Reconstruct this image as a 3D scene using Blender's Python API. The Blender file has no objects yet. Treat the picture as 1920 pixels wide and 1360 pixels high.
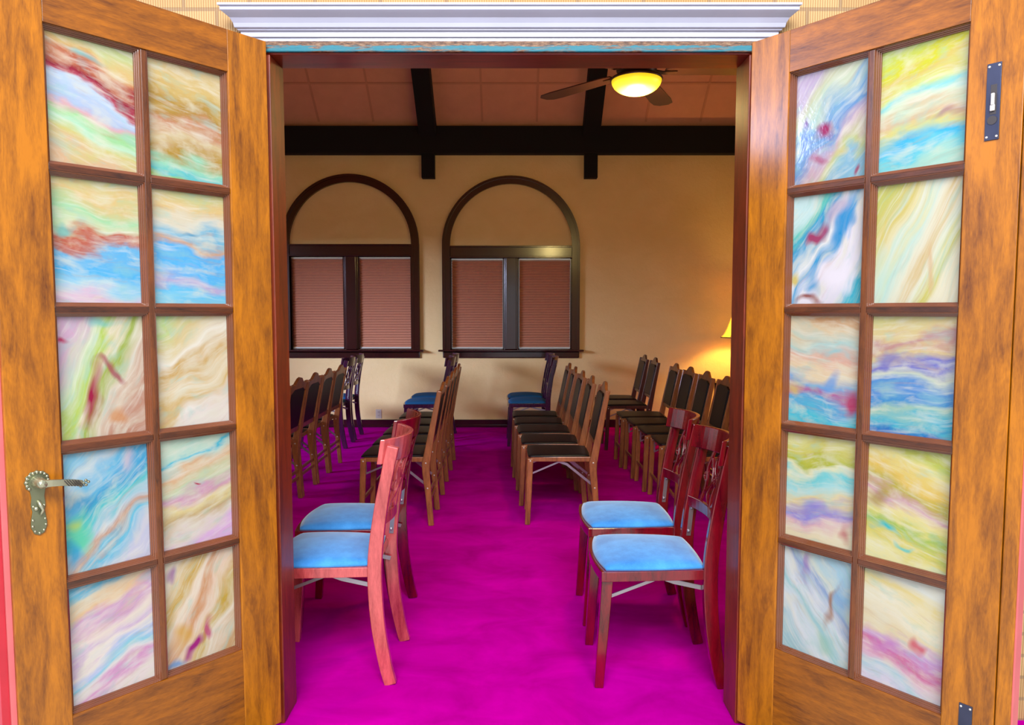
import bpy, bmesh, math, random
from mathutils import Vector, Matrix
random.seed(7)
C = bpy.context.scene.collection
S = bpy.context.scene
R = math.radians

# ------------------------------------------------------------ camera
cam = bpy.data.cameras.new('camera'); camo = bpy.data.objects.new('camera', cam); C.objects.link(camo)
cam.sensor_width = 36.0; cam.lens = 36.0*1360/1920; cam.clip_start = 0.05; cam.clip_end = 100
camo.location = (0, 0, 1.43); camo.rotation_euler = (R(90-4.004), 0, 0)
S.camera = camo

# ------------------------------------------------------------ light and exposure
S.view_settings.view_transform = 'Standard'; S.view_settings.look = 'None'
S.view_settings.gamma = 1.0; S.view_settings.use_curve_mapping = False
S.view_settings.exposure = 0.3
w = bpy.data.worlds.new('sky'); S.world = w; w.use_nodes = True
bg = w.node_tree.nodes['Background']; bg.inputs[0].default_value = (0.86, 0.92, 1.0, 1); bg.inputs[1].default_value = 0.6

def area(name, loc, target, sx, sy, power, col):
    l = bpy.data.lights.new(name, 'AREA'); l.shape = 'RECTANGLE'; l.size = sx; l.size_y = sy; l.energy = power; l.color = col
    o = bpy.data.objects.new(name, l); C.objects.link(o); o.location = loc
    o.rotation_euler = (Vector(target)-Vector(loc)).to_track_quat('-Z', 'Y').to_euler()
    return o
def point(name, loc, power, col, r=0.05):
    l = bpy.data.lights.new(name, 'POINT'); l.energy = power; l.color = col; l.shadow_soft_size = r
    o = bpy.data.objects.new(name, l); C.objects.link(o); o.location = loc; return o
# area lamps added behind the viewer, brightening near carpet and lower far wall
area('added_high_fill', (0.0, -2.2, 4.9), (0, 3.0, 0.0), 4.0, 2.4, 600, (0.96, 0.97, 1.0))
area('added_low_fill', (0.0, -6.2, 3.7), (0, 8.9, 0.5), 7.0, 1.6, 170, (0.86, 0.88, 1.0))
# fill lamps added outside unseen openings cut in the side walls
area('window_light_left', (-7.8, 2.6, 3.1), (-.9, 8.94, 0.25), 3.6, 1.8, 1150, (0.58, 0.66, 1.0))
area('window_light_right', (3.5, 4.6, 1.62), (-0.6, 7.5, 1.0), 1.4, 1.3, 8, (1.0, 0.93, 0.86))

# ------------------------------------------------------------ materials
def lin(c):
    return tuple(((v/255)/12.92 if v/255 <= 0.04045 else ((v/255+0.055)/1.055)**2.4) for v in c[:3]) + (1.0,)
class NT:
    def __init__(s, name):
        m = bpy.data.materials.new(name); m.use_nodes = True; s.m = m; s.t = m.node_tree; s.n = s.t.nodes
        s.b = s.n['Principled BSDF']; s.out = s.n['Material Output']
    def add(s, typ, **kw):
        n = s.n.new(typ)
        for k, v in kw.items(): setattr(n, k, v)
        return n
    def link(s, a, b): s.t.links.new(a, b)
    def set(s, **kw):
        for k, v in kw.items(): s.b.inputs[k.replace('_', ' ')].default_value = v
    def obj(s): return s.add('ShaderNodeTexCoord').outputs['Object']
    def mapping(s, vec, scale=(1,1,1), rot=(0,0,0), loc=(0,0,0)):
        m = s.add('ShaderNodeMapping'); s.link(vec, m.inputs[0]); m.inputs['Scale'].default_value = scale
        m.inputs['Rotation'].default_value = rot; m.inputs['Location'].default_value = loc; return m.outputs[0]
    def noise(s, vec, scale=5, detail=4, rough=.5, dist=0):
        n = s.add('ShaderNodeTexNoise'); s.link(vec, n.inputs['Vector']); n.inputs['Scale'].default_value = scale
        n.inputs['Detail'].default_value = detail; n.inputs['Roughness'].default_value = rough; n.inputs['Distortion'].default_value = dist
        return n
    def ramp(s, fac, stops, interp='LINEAR'):
        r = s.add('ShaderNodeValToRGB'); s.link(fac, r.inputs[0]); cr = r.color_ramp; cr.interpolation = interp
        while len(cr.elements) < len(stops): cr.elements.new(0.5)
        for e, (p, c) in zip(cr.elements, stops): e.position = p; e.color = c
        return r.outputs[0]
    def math(s, op, a, b=None, c=None, clamp=False):
        n = s.add('ShaderNodeMath', operation=op); n.use_clamp = clamp
        for i, v in enumerate((a, b, c)):
            if v is None: continue
            if isinstance(v, (int, float)): n.inputs[i].default_value = v
            else: s.link(v, n.inputs[i])
        return n.outputs[0]
    def mix(s, fac, a, b, typ='MIX'):
        n = s.add('ShaderNodeMixRGB', blend_type=typ)
        for i, v in zip((0, 1, 2), (fac, a, b)):
            if isinstance(v, (int, float)): n.inputs[i].default_value = v
            elif isinstance(v, tuple): n.inputs[i].default_value = v
            else: s.link(v, n.inputs[i])
        return n.outputs[0]
    def bump(s, h, strength=.3, dist=.002):
        b = s.add('ShaderNodeBump'); b.inputs['Strength'].default_value = strength; b.inputs['Distance'].default_value = dist
        s.link(h, b.inputs['Height']); s.link(b.outputs[0], s.b.inputs['Normal'])

def wood(name, dark, light, axis='z', rough=.3, coat=.3, scale=1.0, figure=0.5):
    t = NT(name); o = t.obj()
    st = {'x': (3.2, 20, 20), 'y': (20, 3.2, 20), 'z': (20, 20, 3.2)}[axis]
    mv = t.mapping(o, tuple(v*scale for v in st))
    n1 = t.noise(mv, 1.6, 6, .62, 1.2)
    mv2 = t.mapping(o, tuple(v*scale*.25 for v in st))
    n2 = t.noise(mv2, 2.2, 5, .6, 2.0 if figure > .6 else .8)
    fine = t.noise(t.mapping(o, tuple(v*scale*6 for v in st)), 2.5, 3, .6)
    v = t.math('ADD', t.math('MULTIPLY', n1.outputs[0], .45), t.math('MULTIPLY', n2.outputs[0], .55))
    v = t.math('ADD', v, t.math('MULTIPLY', t.math('SUBTRACT', fine.outputs[0], .5), .22))
    mid = tuple((a+b)/2 for a, b in zip(lin(dark), lin(light)))
    c = t.ramp(v, [(.32, lin(dark)), (.47, mid), (.62, lin(light))])
    t.link(c, t.b.inputs['Base Color']); t.set(Roughness=rough, Coat_Weight=coat, Coat_Roughness=.15)
    t.bump(fine.outputs[0], .12, .001)
    return t.m
def plain(name, col, rough=.5, metal=0, coat=0, bump=0, bscale=200, var=0.0):
    t = NT(name); o = t.obj(); n = t.noise(o, bscale if not var else 6, 3, .6)
    a = lin(col); b = tuple(min(1, v*(1-var)) for v in a[:3])+(1,)
    t.link(t.ramp(n.outputs[0], [(.35, b), (.65, a)]), t.b.inputs['Base Color'])
    t.set(Roughness=rough, Metallic=metal, Coat_Weight=coat)
    if bump: t.bump(t.noise(o, bscale, 3, .6).outputs[0], bump, .002)
    return t.m
M = {}
M['oak_v'] = wood('honey_maple_upright', (84, 38, 0), (170, 100, 0), 'z', .34, .15, 1, .9)
M['oak_h'] = wood('honey_maple_crosswise', (74, 32, 0), (150, 84, 0), 'x', .36, .15, 1, .9)
M['muntin'] = wood('brown_muntin', (44, 16, 4), (108, 54, 12), 'z', .3, .4, 2)
M['bead'] = plain('moulded_bead', (112, 58, 28), .22, coat=.9, var=.25)
M['jamb'] = wood('red_brown_jamb', (70, 15, 0), (134, 44, 2), 'z', .45, .1, 1)
M['head'] = wood('red_brown_head', (70, 8, 2), (124, 28, 4), 'x', .28, .4, 1)
M['cherry'] = wood('cherry_red_lacquer', (58, 0, 12), (120, 6, 24), 'z', .16, .9, 1)
M['cherry_lit'] = wood('cherry_lacquer_lit', (130, 34, 40), (196, 84, 84), 'z', .2, .8, 1)  # cherry with the pink light from the doorway put into its colour
M['cherry_dark'] = wood('dark_cherry_lacquer', (30, 12, 34), (66, 22, 56), 'z', .2, .8, 1)
M['oakchair'] = wood('light_brown_chair_wood', (96, 50, 22), (160, 96, 52), 'z', .35, .3, 1.6)
M['walnutchair'] = wood('dark_brown_chair_wood', (48, 18, 16), (86, 36, 26), 'z', .35, .4, 1.6)
M['casing'] = wood('dark_mahogany_casing', (26, 6, 8), (58, 16, 14), 'z', .22, .7, 1)
M['beam'] = plain('black_stained_beam', (5, 4, 5), .9)
M['vinyl'] = plain('black_vinyl', (8, 8, 18), .42, bump=.1, bscale=300)
M['vinyl'].node_tree.nodes['Principled BSDF'].inputs['Specular IOR Level'].default_value = .3
M['metal'] = plain('zinc_metal', (170, 165, 175), .35, .9)
M['iron'] = plain('dark_iron_plate', (62, 66, 88), .45, .6, var=.35)
M['screw'] = plain('worn_screw', (200, 196, 190), .4, .5)
M['brass'] = plain('tarnished_brass', (176, 176, 150), .3, .85, var=.45)
M['brassback'] = plain('tarnished_green_brass', (128, 132, 104), .38, .8, var=.5)
M['paint_white'] = plain('white_gloss_paint', (156, 157, 176), .35, coat=.2, var=.05)
M['outlet'] = plain('cream_plastic', (205, 198, 180), .4)
M['slot'] = plain('dark_slot', (50, 44, 44), .6)
M['red_paint'] = plain('red_exterior_paint', (176, 34, 48), .5, var=.15)
M['pink_paint'] = plain('faded_pink_paint', (200, 96, 98), .55, var=.15)
M['concrete'] = plain('pale_concrete', (176, 170, 160), .85, bump=.3, bscale=60)
M['threshold'] = wood('worn_threshold', (90, 60, 40), (150, 110, 80), 'x', .5, .1)
M['bronze'] = plain('dark_bronze', (58, 30, 18), .35, .4)
M['bladewood'] = wood('dark_fan_blade', (34, 10, 4), (56, 20, 8), 'x', .4, .2)

def blue_fabric():
    t = NT('sky_blue_microfibre'); o = t.obj()
    n = t.noise(o, 9, 4, .6); n2 = t.noise(o, 160, 3, .7)
    v = t.math('ADD', t.math('MULTIPLY', n.outputs[0], .8), t.math('MULTIPLY', n2.outputs[0], .2))
    t.link(t.ramp(v, [(.35, lin((24, 112, 186))), (.65, lin((62, 150, 222)))]), t.b.inputs['Base Color'])
    t.set(Roughness=.8, Sheen_Weight=.4); t.bump(n2.outputs[0], .2, .001); return t.m
M['blue'] = blue_fabric()
M['blue_deep'] = plain('deep_blue_fabric', (0, 84, 130), .85)

def carpet():
    t = NT('magenta_carpet'); o = t.obj()
    n = t.noise(t.mapping(o, (1, 1.6, 1)), 2.6, 6, .62, .6); f = t.noise(o, 420, 2, .7)
    v = t.math('ADD', t.math('MULTIPLY', n.outputs[0], .85), t.math('MULTIPLY', f.outputs[0], .15))
    t.link(t.ramp(v, [(.3, lin((152, 0, 120))), (.7, lin((196, 0, 162)))]), t.b.inputs['Base Color'])
    t.set(Roughness=1.0, Specular_IOR_Level=0.0); t.bump(f.outputs[0], .5, .004); return t.m
M['carpet'] = carpet()
def plaster():
    t = NT('cream_plaster'); o = t.obj()
    n = t.noise(t.mapping(o, (1, 1, 1.5)), 2.0, 5, .6, .4); f = t.noise(o, 26, 5, .65, .5)
    t.link(t.ramp(n.outputs[0], [(.3, lin((236, 208, 142))), (.7, lin((244, 218, 156)))]), t.b.inputs['Base Color'])
    t.set(Roughness=.75); t.bump(f.outputs[0], .45, .012); return t.m
M['plaster'] = plaster()
M['ceiling'] = plain('pinkish_ceiling_board', (228, 166, 134), .8, var=.06)
M['batten'] = plain('ceiling_seam_batten', (206, 148, 118), .8)
def shade_cloth():
    t = NT('pleated_shade_fabric'); o = t.obj(); n = t.noise(t.mapping(o, (30, 30, 120)), 3, 3, .7)
    t.link(t.ramp(n.outputs[0], [(.3, lin((190, 130, 98))), (.7, lin((206, 146, 112)))]), t.b.inputs['Base Color'])
    t.set(Roughness=.9); return t.m
M['shade'] = shade_cloth()
def brick():
    t = NT('ribbed_tan_brick'); o = t.obj()
    sx = t.add('ShaderNodeSeparateXYZ'); t.link(o, sx.inputs[0]); cb = t.add('ShaderNodeCombineXYZ')
    t.link(sx.outputs[0], cb.inputs[0]); t.link(sx.outputs[2], cb.inputs[1])
    b = t.add('ShaderNodeTexBrick'); t.link(cb.outputs[0], b.inputs['Vector']); b.inputs['Scale'].default_value = 1
    b.inputs['Brick Width'].default_value = .215; b.inputs['Row Height'].default_value = .078; b.inputs['Mortar Size'].default_value = .006
    b.inputs['Color1'].default_value = lin((190, 156, 108)); b.inputs['Color2'].default_value = lin((174, 138, 90)); b.inputs['Mortar'].default_value = lin((146, 122, 92))
    w_ = t.add('ShaderNodeTexWave'); w_.bands_direction = 'X'; t.link(o, w_.inputs[0]); w_.inputs['Scale'].default_value = 40; w_.inputs['Distortion'].default_value = .6
    t.link(t.mix(t.math('MULTIPLY', w_.outputs['Fac'], .7), b.outputs['Color'], lin((130, 90, 48))), t.b.inputs['Base Color'])
    t.set(Roughness=.9)
    t.bump(t.math('ADD', t.math('MULTIPLY', w_.outputs['Fac'], -.5), t.math('MULTIPLY', b.outputs['Fac'], -1)), .6, .004); return t.m
M['brick'] = brick()
def peeled():
    t = NT('peeled_turquoise_paint'); o = t.obj(); sx = t.add('ShaderNodeSeparateXYZ'); t.link(o, sx.inputs[0])
    n = t.noise(t.mapping(o, (3, 3, 30)), 2.2, 6, .65, .5); n2 = t.noise(t.mapping(o, (14, 14, 60)), 3, 5, .7)
    base = t.ramp(n2.outputs[0], [(.35, lin((50, 28, 16))), (.5, lin((98, 66, 44))), (.7, lin((140, 112, 84)))])
    low = t.math('LESS_THAN', t.math('ADD', sx.outputs[2], t.math('MULTIPLY', t.math('SUBTRACT', n2.outputs[0], .5), .014)), 0.002)
    pat = t.ramp(n.outputs[0], [(.42, (0, 0, 0, 1)), (.52, (1, 1, 1, 1))])
    t.link(t.mix(t.math('MULTIPLY', low, pat), base, lin((8, 98, 114))), t.b.inputs['Base Color']); t.set(Roughness=.6)
    t.bump(n2.outputs[0], .5, .004); return t.m
M['peeled'] = peeled()
def emit(name, col, strength, base=None):
    t = NT(name); t.set(Roughness=.3); t.b.inputs['Base Color'].default_value = lin(base or col)
    t.b.inputs['Emission Color'].default_value = lin(col); t.b.inputs['Emission Strength'].default_value = strength; return t
def bowl_glass():
    t = emit('amber_glowing_glass', (255, 214, 40), 1.0); sx = t.add('ShaderNodeSeparateXYZ'); t.link(t.obj(), sx.inputs[0])
    g = t.ramp(t.math('MULTIPLY', sx.outputs[2], -1/.09), [(0.0, lin((214, 190, 16))), (.55, lin((244, 224, 60))), (.85, lin((255, 250, 190)))])
    t.link(g, t.b.inputs['Emission Color'])
    t.link(t.ramp(t.math('MULTIPLY', sx.outputs[2], -1/.09), [(0, (.28, .28, .28, 1)), (.6, (.42, .42, .42, 1)), (1, (1, 1, 1, 1))]), t.b.inputs['Emission Strength'])
    m = t.add('ShaderNodeMath', operation='MULTIPLY'); t.link(t.b.inputs['Emission Strength'].links[0].from_socket, m.inputs[0]); m.inputs[1].default_value = 2.6
    t.link(m.outputs[0], t.b.inputs['Emission Strength']); return t.m
M['bowl'] = bowl_glass()
M['lampshade'] = emit('glowing_parchment_shade', (255, 176, 30), 1.9, (230, 190, 120)).m

def glass(name, w, h, flip, angle, warp, stops, blobs, seed, sx=1.0, sy=3.4):
    """opalescent glass: strata of colour (0 top, 1 bottom) bent by noise, with veins and blobs"""
    t = NT(name); o = t.obj(); s0 = t.add('ShaderNodeSeparateXYZ'); t.link(o, s0.inputs[0])
    u = t.math('ADD', t.math('MULTIPLY', s0.outputs[0], (-1 if flip else 1)/w), .5)
    v = t.math('ADD', t.math('MULTIPLY', s0.outputs[2], -1/h), .5)
    cb = t.add('ShaderNodeCombineXYZ'); t.link(u, cb.inputs[0]); t.link(v, cb.inputs[1]); cb.inputs[2].default_value = seed*3.17
    P = cb.outputs[0]
    wn = t.noise(P, 1.5, 1, .4); wn2 = t.noise(P, 4.0, 1, .4)
    def off(n, a):
        q = t.add('ShaderNodeVectorMath', operation='SUBTRACT'); t.link(n.outputs['Color'], q.inputs[0]); q.inputs[1].default_value = (.5, .5, .5)
        r = t.add('ShaderNodeVectorMath', operation='SCALE'); t.link(q.outputs[0], r.inputs[0]); r.inputs['Scale'].default_value = a; return r.outputs[0]
    def add(a, b):
        q = t.add('ShaderNodeVectorMath', operation='ADD'); t.link(a, q.inputs[0]); t.link(b, q.inputs[1]); return q.outputs[0]
    PW = add(add(P, off(wn, warp*1.5)), off(wn2, warp*.25))
    a = R(angle)
    x = t.add('ShaderNodeSeparateXYZ'); t.link(PW, x.inputs[0])
    du = t.math('SUBTRACT', x.outputs[0], .5); dv = t.math('SUBTRACT', x.outputs[1], .5)
    # along / across the strata
    al = t.math('ADD', t.math('MULTIPLY', du, math.cos(a)), t.math('MULTIPLY', dv, -math.sin(a)))
    ac = t.math('ADD', t.math('MULTIPLY', du, math.sin(a)), t.math('MULTIPLY', dv, math.cos(a)))
    c2 = t.add('ShaderNodeCombineXYZ'); t.link(t.math('MULTIPLY', al, sx), c2.inputs[0]); t.link(t.math('MULTIPLY', ac, sy), c2.inputs[1]); c2.inputs[2].default_value = seed*1.91
    st = t.noise(c2.outputs[0], 1.5, 4, .5, .15)
    fine = t.noise(t.mapping(c2.outputs[0], (.8, 3.0, 1)), 2.4, 3, .55, .2)
    pos = t.math('ADD', t.math('ADD', ac, .5), t.math('MULTIPLY', t.math('SUBTRACT', st.outputs[0], .5), .50))
    col = t.ramp(pos, [(p, lin(c)) for p, c in stops], 'LINEAR')
    # milky veins and thin darker streaks
    col = t.mix(t.ramp(fine.outputs[0], [(.52, (0, 0, 0, 1)), (.74, (.45, .45, .45, 1))]), col, lin((246, 244, 232)))
    col = t.mix(t.ramp(fine.outputs[0], [(.28, (.5, .5, .5, 1)), (.42, (0, 0, 0, 1))]), col, t.mix(.5, col, lin((196, 150, 120))), 'MIX')
    cl = t.noise(t.mapping(c2.outputs[0], (1.9, 1.5, 1), (0, 0, 0), (3.1, 1.7, 0)), 1.7, 4, .55, .3)
    col = t.mix(t.ramp(cl.outputs[0], [(.50, (0, 0, 0, 1)), (.70, (.55, .55, .55, 1))]), col, lin((232, 230, 208)))
    col = t.mix(t.ramp(cl.outputs[0], [(.30, (.38, .38, .38, 1)), (.46, (0, 0, 0, 1))]), col, lin((160, 214, 206)))
    PB = add(add(P, off(wn2, .26)), off(wn, .12))
    for (bx, by, rx, ry, ang, bc, bs) in blobs:
        m = t.mapping(PB, (1, 1, 0), (0, 0, 0), (-bx, -by, 0)); m2 = t.mapping(m, (1, 1, 0), (0, 0, R(ang)))
        m3 = t.mapping(m2, (1/rx, 1/ry, 0)); L = t.add('ShaderNodeVectorMath', operation='LENGTH'); t.link(m3, L.inputs[0])
        d = t.math('ADD', L.outputs['Value'], t.math('MULTIPLY', t.math('SUBTRACT', st.outputs[0], .5), 1.5))
        col = t.mix(t.ramp(d, [(.28, (bs, bs, bs, 1)), (1.2, (0, 0, 0, 1))]), col, lin(bc))
    hs = t.add('ShaderNodeHueSaturation'); hs.inputs['Saturation'].default_value = 1.0; hs.inputs['Value'].default_value = .70; t.link(col, hs.inputs['Color']); col = hs.outputs[0]
    t.link(col, t.b.inputs['Base Color']); t.set(Roughness=.12, Coat_Weight=.3, Coat_Roughness=.05)
    t.bump(t.noise(P, 14, 3, .5).outputs[0], .12, .003)
    tr = t.add('ShaderNodeBsdfTranslucent'); t.link(col, tr.inputs['Color']); mx = t.add('ShaderNodeMixShader'); mx.inputs[0].default_value = .3
    t.link(t.b.outputs[0], mx.inputs[1]); t.link(tr.outputs[0], mx.inputs[2]); t.link(mx.outputs[0], t.out.inputs['Surface'])
    return t.m

# ------------------------------------------------------------ mesh helpers
def box(bm, x0, x1, y0, y1, z0, z1):
    vs = [bm.verts.new((x, y, z)) for x in (x0, x1) for y in (y0, y1) for z in (z0, z1)]
    for f in ((0,1,3,2), (4,6,7,5), (0,4,5,1), (2,3,7,6), (0,2,6,4), (1,5,7,3)): bm.faces.new([vs[i] for i in f])
def prism(bm, pts, fn, a, b):
    """pts: outline of (p, q); fn(p, q, r) -> xyz, extruded r = a..b"""
    A = [bm.verts.new(fn(p, q, a)) for p, q in pts]; B = [bm.verts.new(fn(p, q, b)) for p, q in pts]
    bm.faces.new(A); bm.faces.new(B[::-1]); n = len(pts)
    for i in range(n): bm.faces.new([A[i], B[i], B[(i+1) % n], A[(i+1) % n]])
XZ = lambda p, q, r: (p, r, q)
def ribbon_outline(path, widths):
    L, Q = [], []
    for i, (x, z) in enumerate(path):
        a = path[max(i-1, 0)]; b = path[min(i+1, len(path)-1)]
        d = Vector((b[0]-a[0], b[1]-a[1])).normalized(); n = Vector((-d.y, d.x)); hw = widths[i]/2
        L.append((x+n.x*hw, z+n.y*hw)); Q.append((x-n.x*hw, z-n.y*hw))
    return L + Q[::-1]
def strip(bm, pts, wv, tv):
    """rectangular bar along a 3D polyline; wv, tv: half-extent vectors (or functions of index)"""
    rings = []
    for i, p in enumerate(pts):
        p = Vector(p); W = Vector(wv(i) if callable(wv) else wv); T = Vector(tv(i) if callable(tv) else tv)
        rings.append([bm.verts.new(p+a*W+b*T) for a, b in ((-1, -1), (1, -1), (1, 1), (-1, 1))])
    for r0, r1 in zip(rings, rings[1:]):
        for k in range(4): bm.faces.new([r0[k], r0[(k+1) % 4], r1[(k+1) % 4], r1[k]])
    bm.faces.new(rings[0][::-1]); bm.faces.new(rings[-1])
def tube(bm, pts, r, n=10):
    rings = []; pts = [Vector(p) for p in pts]
    rr = r if isinstance(r, (list, tuple)) else [r]*len(pts)
    for i, p in enumerate(pts):
        d = (pts[min(i+1, len(pts)-1)]-pts[max(i-1, 0)]).normalized()
        a = d.orthogonal().normalized() if i == 0 else (A0-d*A0.dot(d)).normalized()
        A0 = a; b = d.cross(a)
        rings.append([bm.verts.new(p+(a*math.cos(2*math.pi*k/n)+b*math.sin(2*math.pi*k/n))*rr[i]) for k in range(n)])
    for r0, r1 in zip(rings, rings[1:]):
        for k in range(n): bm.faces.new([r0[k], r0[(k+1) % n], r1[(k+1) % n], r1[k]])
    bm.faces.new(rings[0][::-1]); bm.faces.new(rings[-1])
def lathe(bm, prof, n=40, c=(0, 0)):
    rings = []
    for r, z in prof:
        if r < 1e-5: rings.append([bm.verts.new((c[0], c[1], z))])
        else: rings.append([bm.verts.new((c[0]+r*math.cos(2*math.pi*k/n), c[1]+r*math.sin(2*math.pi*k/n), z)) for k in range(n)])
    for a, b in zip(rings, rings[1:]):
        for k in range(n):
            if len(a) == 1 and len(b) > 1: bm.faces.new([a[0], b[k], b[(k+1) % n]])
            elif len(b) == 1 and len(a) > 1: bm.faces.new([a[k], b[0], a[(k+1) % n]])
            elif len(a) > 1: bm.faces.new([a[k], b[k], b[(k+1) % n], a[(k+1) % n]])
def ball(bm, c, r, sc=(1, 1, 1)):
    bmesh.ops.create_icosphere(bm, subdivisions=2, radius=r, matrix=Matrix.Translation(c) @ Matrix.Diagonal((*sc, 1)))
def obj(name, bm, mat, parent=None, loc=(0, 0, 0), bevel=0, smooth=False, segs=2, **tags):
    bmesh.ops.recalc_face_normals(bm, faces=bm.faces)
    me = bpy.data.meshes.new(name); bm.to_mesh(me); bm.free()
    for m in (mat if isinstance(mat, list) else [mat]): me.materials.append(m)
    o = bpy.data.objects.new(name, me); C.objects.link(o); o.location = loc
    if parent is not None: o.parent = parent
    if smooth:
        for p in me.polygons: p.use_smooth = True
    if bevel:
        md = o.modifiers.new('bevel', 'BEVEL'); md.width = bevel; md.segments = segs; md.limit_method = 'ANGLE'; md.angle_limit = R(40)
    for k, v in tags.items(): o[k] = v
    return o
def nb(): return bmesh.new()
def thing(name, label, cat, loc=(0, 0, 0), rotz=0, group=None, kind=None):
    o = bpy.data.objects.new(name, None); C.objects.link(o); o.location = loc; o.rotation_euler = (0, 0, rotz); o.empty_display_size = .1
    o['label'] = label; o['category'] = cat
    if group: o['group'] = group
    if kind: o['kind'] = kind
    return o
def tagged(o, label, cat, group=None, kind=None):
    o['label'] = label; o['category'] = cat
    if group: o['group'] = group
    if kind: o['kind'] = kind
    return o
def copy_tree(o, parent=None):
    c = o.copy(); C.objects.link(c)
    if parent is not None: c.parent = parent
    for ch in list(o.children): copy_tree(ch, c)
    return c

# ------------------------------------------------------------ shell
K = 1.0214
YW = 8.94            # back wall
YF0, YF1 = 2.45, 2.57  # front wall, outer and inner face
XL, XR = -4.2, 3.3
ZE = 3.64            # where the slope meets the back wall
SL = 0.84; YR = (YW+YF1)/2; ZR = ZE+SL*(YW-YR)

b = nb(); box(b, XL, XR, 2.38, YW, -.06, 0)
tagged(obj('floor', b, M['carpet']), 'magenta carpet covering the whole floor of the room', 'floor', kind='structure')
b = nb(); box(b, -7, 7, -8, 2.2, -.16, -.10)
tagged(obj('ground', b, M['concrete']), 'pale concrete paving outside the doorway', 'ground', kind='structure')
b = nb(); box(b, -.80, .79, 2.2, 2.38, -.16, -.003)
tagged(obj('door_sill', b, M['threshold'], bevel=.004), 'worn wooden threshold under the double doorway', 'threshold', kind='structure')

def wall_grid(bm, xs, zs, holes, y0, y1):
    for i in range(len(xs)-1):
        for j in range(len(zs)-1):
            cx, cz = (xs[i]+xs[i+1])/2, (zs[j]+zs[j+1])/2
            if any(a < cx < b_ and c < cz < d for a, b_, c, d in holes): continue
            box(bm, xs[i], xs[i+1], y0, y1, zs[j], zs[j+1])
# windows: centre x, z offset
WIN = [(-1.972, .02), (-.012, 0.0)]
HW = .840; ZS = .966; ZT = 2.232; BAND = .096
holes = [(cx-HW+BAND, cx+HW-BAND, ZS, 2.10) for cx, dz in WIN]
xs = sorted([XL-.15, XR+.15] + [v for h in holes for v in h[:2]])
b = nb(); wall_grid(b, xs, [-.06, ZS, 2.10, ZE+.15], holes, YW, YW+.2)
tagged(obj('wall_back', b, M['plaster']), 'cream plaster wall with two arched windows at the far end', 'wall', kind='structure')
# front wall with the doorway
b = nb(); wall_grid(b, [XL-.15, -.82, .805, XR+.15], [-.16, 2.30, 3.72], [(-.82, .805, -.16, 2.30)], YF0, YF1)
fw = obj('wall_front', b, [M['brick'], M['plaster']])
for p in fw.data.polygons:
    if p.normal.y > .5: p.material_index = 1
tagged(fw, 'tan ribbed brick wall around the doorway', 'wall', kind='structure')
def gable(x0, x1, name, lab, hole):  # hole: unseen opening added for the fill lamp to shine through
    b = nb(); y0, y1, z0, z1 = hole
    yz = lambda p, q, r: (r, p, q)
    topf = lambda y: ZE+.1+SL*min(YW-y, y-YF1)
    for pts in ([(YF1, -.06), (y0, -.06), (y0, topf(y0)), (YF1, topf(YF1))],
                [(y0, -.06), (y1, -.06), (y1, z0), (y0, z0)],
                [(y0, z1), (y1, z1), (y1, topf(y1)), (YR, topf(YR)), (y0, topf(y0))] if y0 < YR < y1 else [(y0, z1), (y1, z1), (y1, topf(y1)), (y0, topf(y0))],
                [(y1, -.06), (YW, -.06), (YW, topf(YW)), (YR, topf(YR)), (y1, topf(y1))] if y1 < YR else [(y1, -.06), (YW, -.06), (YW, topf(YW)), (y1, topf(y1))]):
        prism(b, pts, yz, x0, x1)
    tagged(obj(name, b, M['plaster']), lab, 'wall', kind='structure')
gable(XL-.15, XL, 'wall_left', 'cream plaster gable wall on the left of the room', (4.6, 7.0, .95, 2.3))
gable(XR, XR+.15, 'wall_right', 'cream plaster gable wall on the right of the room', (3.9, 5.3, .95, 2.3))
b = nb()
th = .08
prism(b, [(YW+.2, ZE-SL*.2), (YR, ZR), (YF1-.2, ZE-SL*.2+(0)), (YF1-.2, ZE-SL*.2+th), (YR, ZR+th), (YW+.2, ZE-SL*.2+th)], lambda p, q, r: (r, p, q), XL-.15, XR+.15)
ceil = tagged(obj('ceiling', b, M['ceiling']), 'pinkish board ceiling sloping up from the far wall', 'ceiling', kind='structure')
RX = [-2.965, -1.008, .949, 2.906]
# seams: thin battens on the slope
b = nb(); nrm = Vector((0, -SL, -1)).normalized(); up = Vector((0, -1, SL)).normalized()
def on_slope(x, s, n=0): return Vector((x, YW, ZE)) + up*s + nrm*n
for i in range(len(RX)-1):
    for k in (1, 2):
        x = RX[i]+(RX[i+1]-RX[i])*k/3
        strip(b, [on_slope(x, .1, .003), on_slope(x, 4.1, .003)], (.012, 0, 0), nrm*.004)
for s in (.61, 1.83, 3.05):
    strip(b, [on_slope(XL, s, .003), on_slope(XR, s, .003)], up*.012, nrm*.005)
obj('seam_batten', b, M['batten'], ceil)

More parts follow.
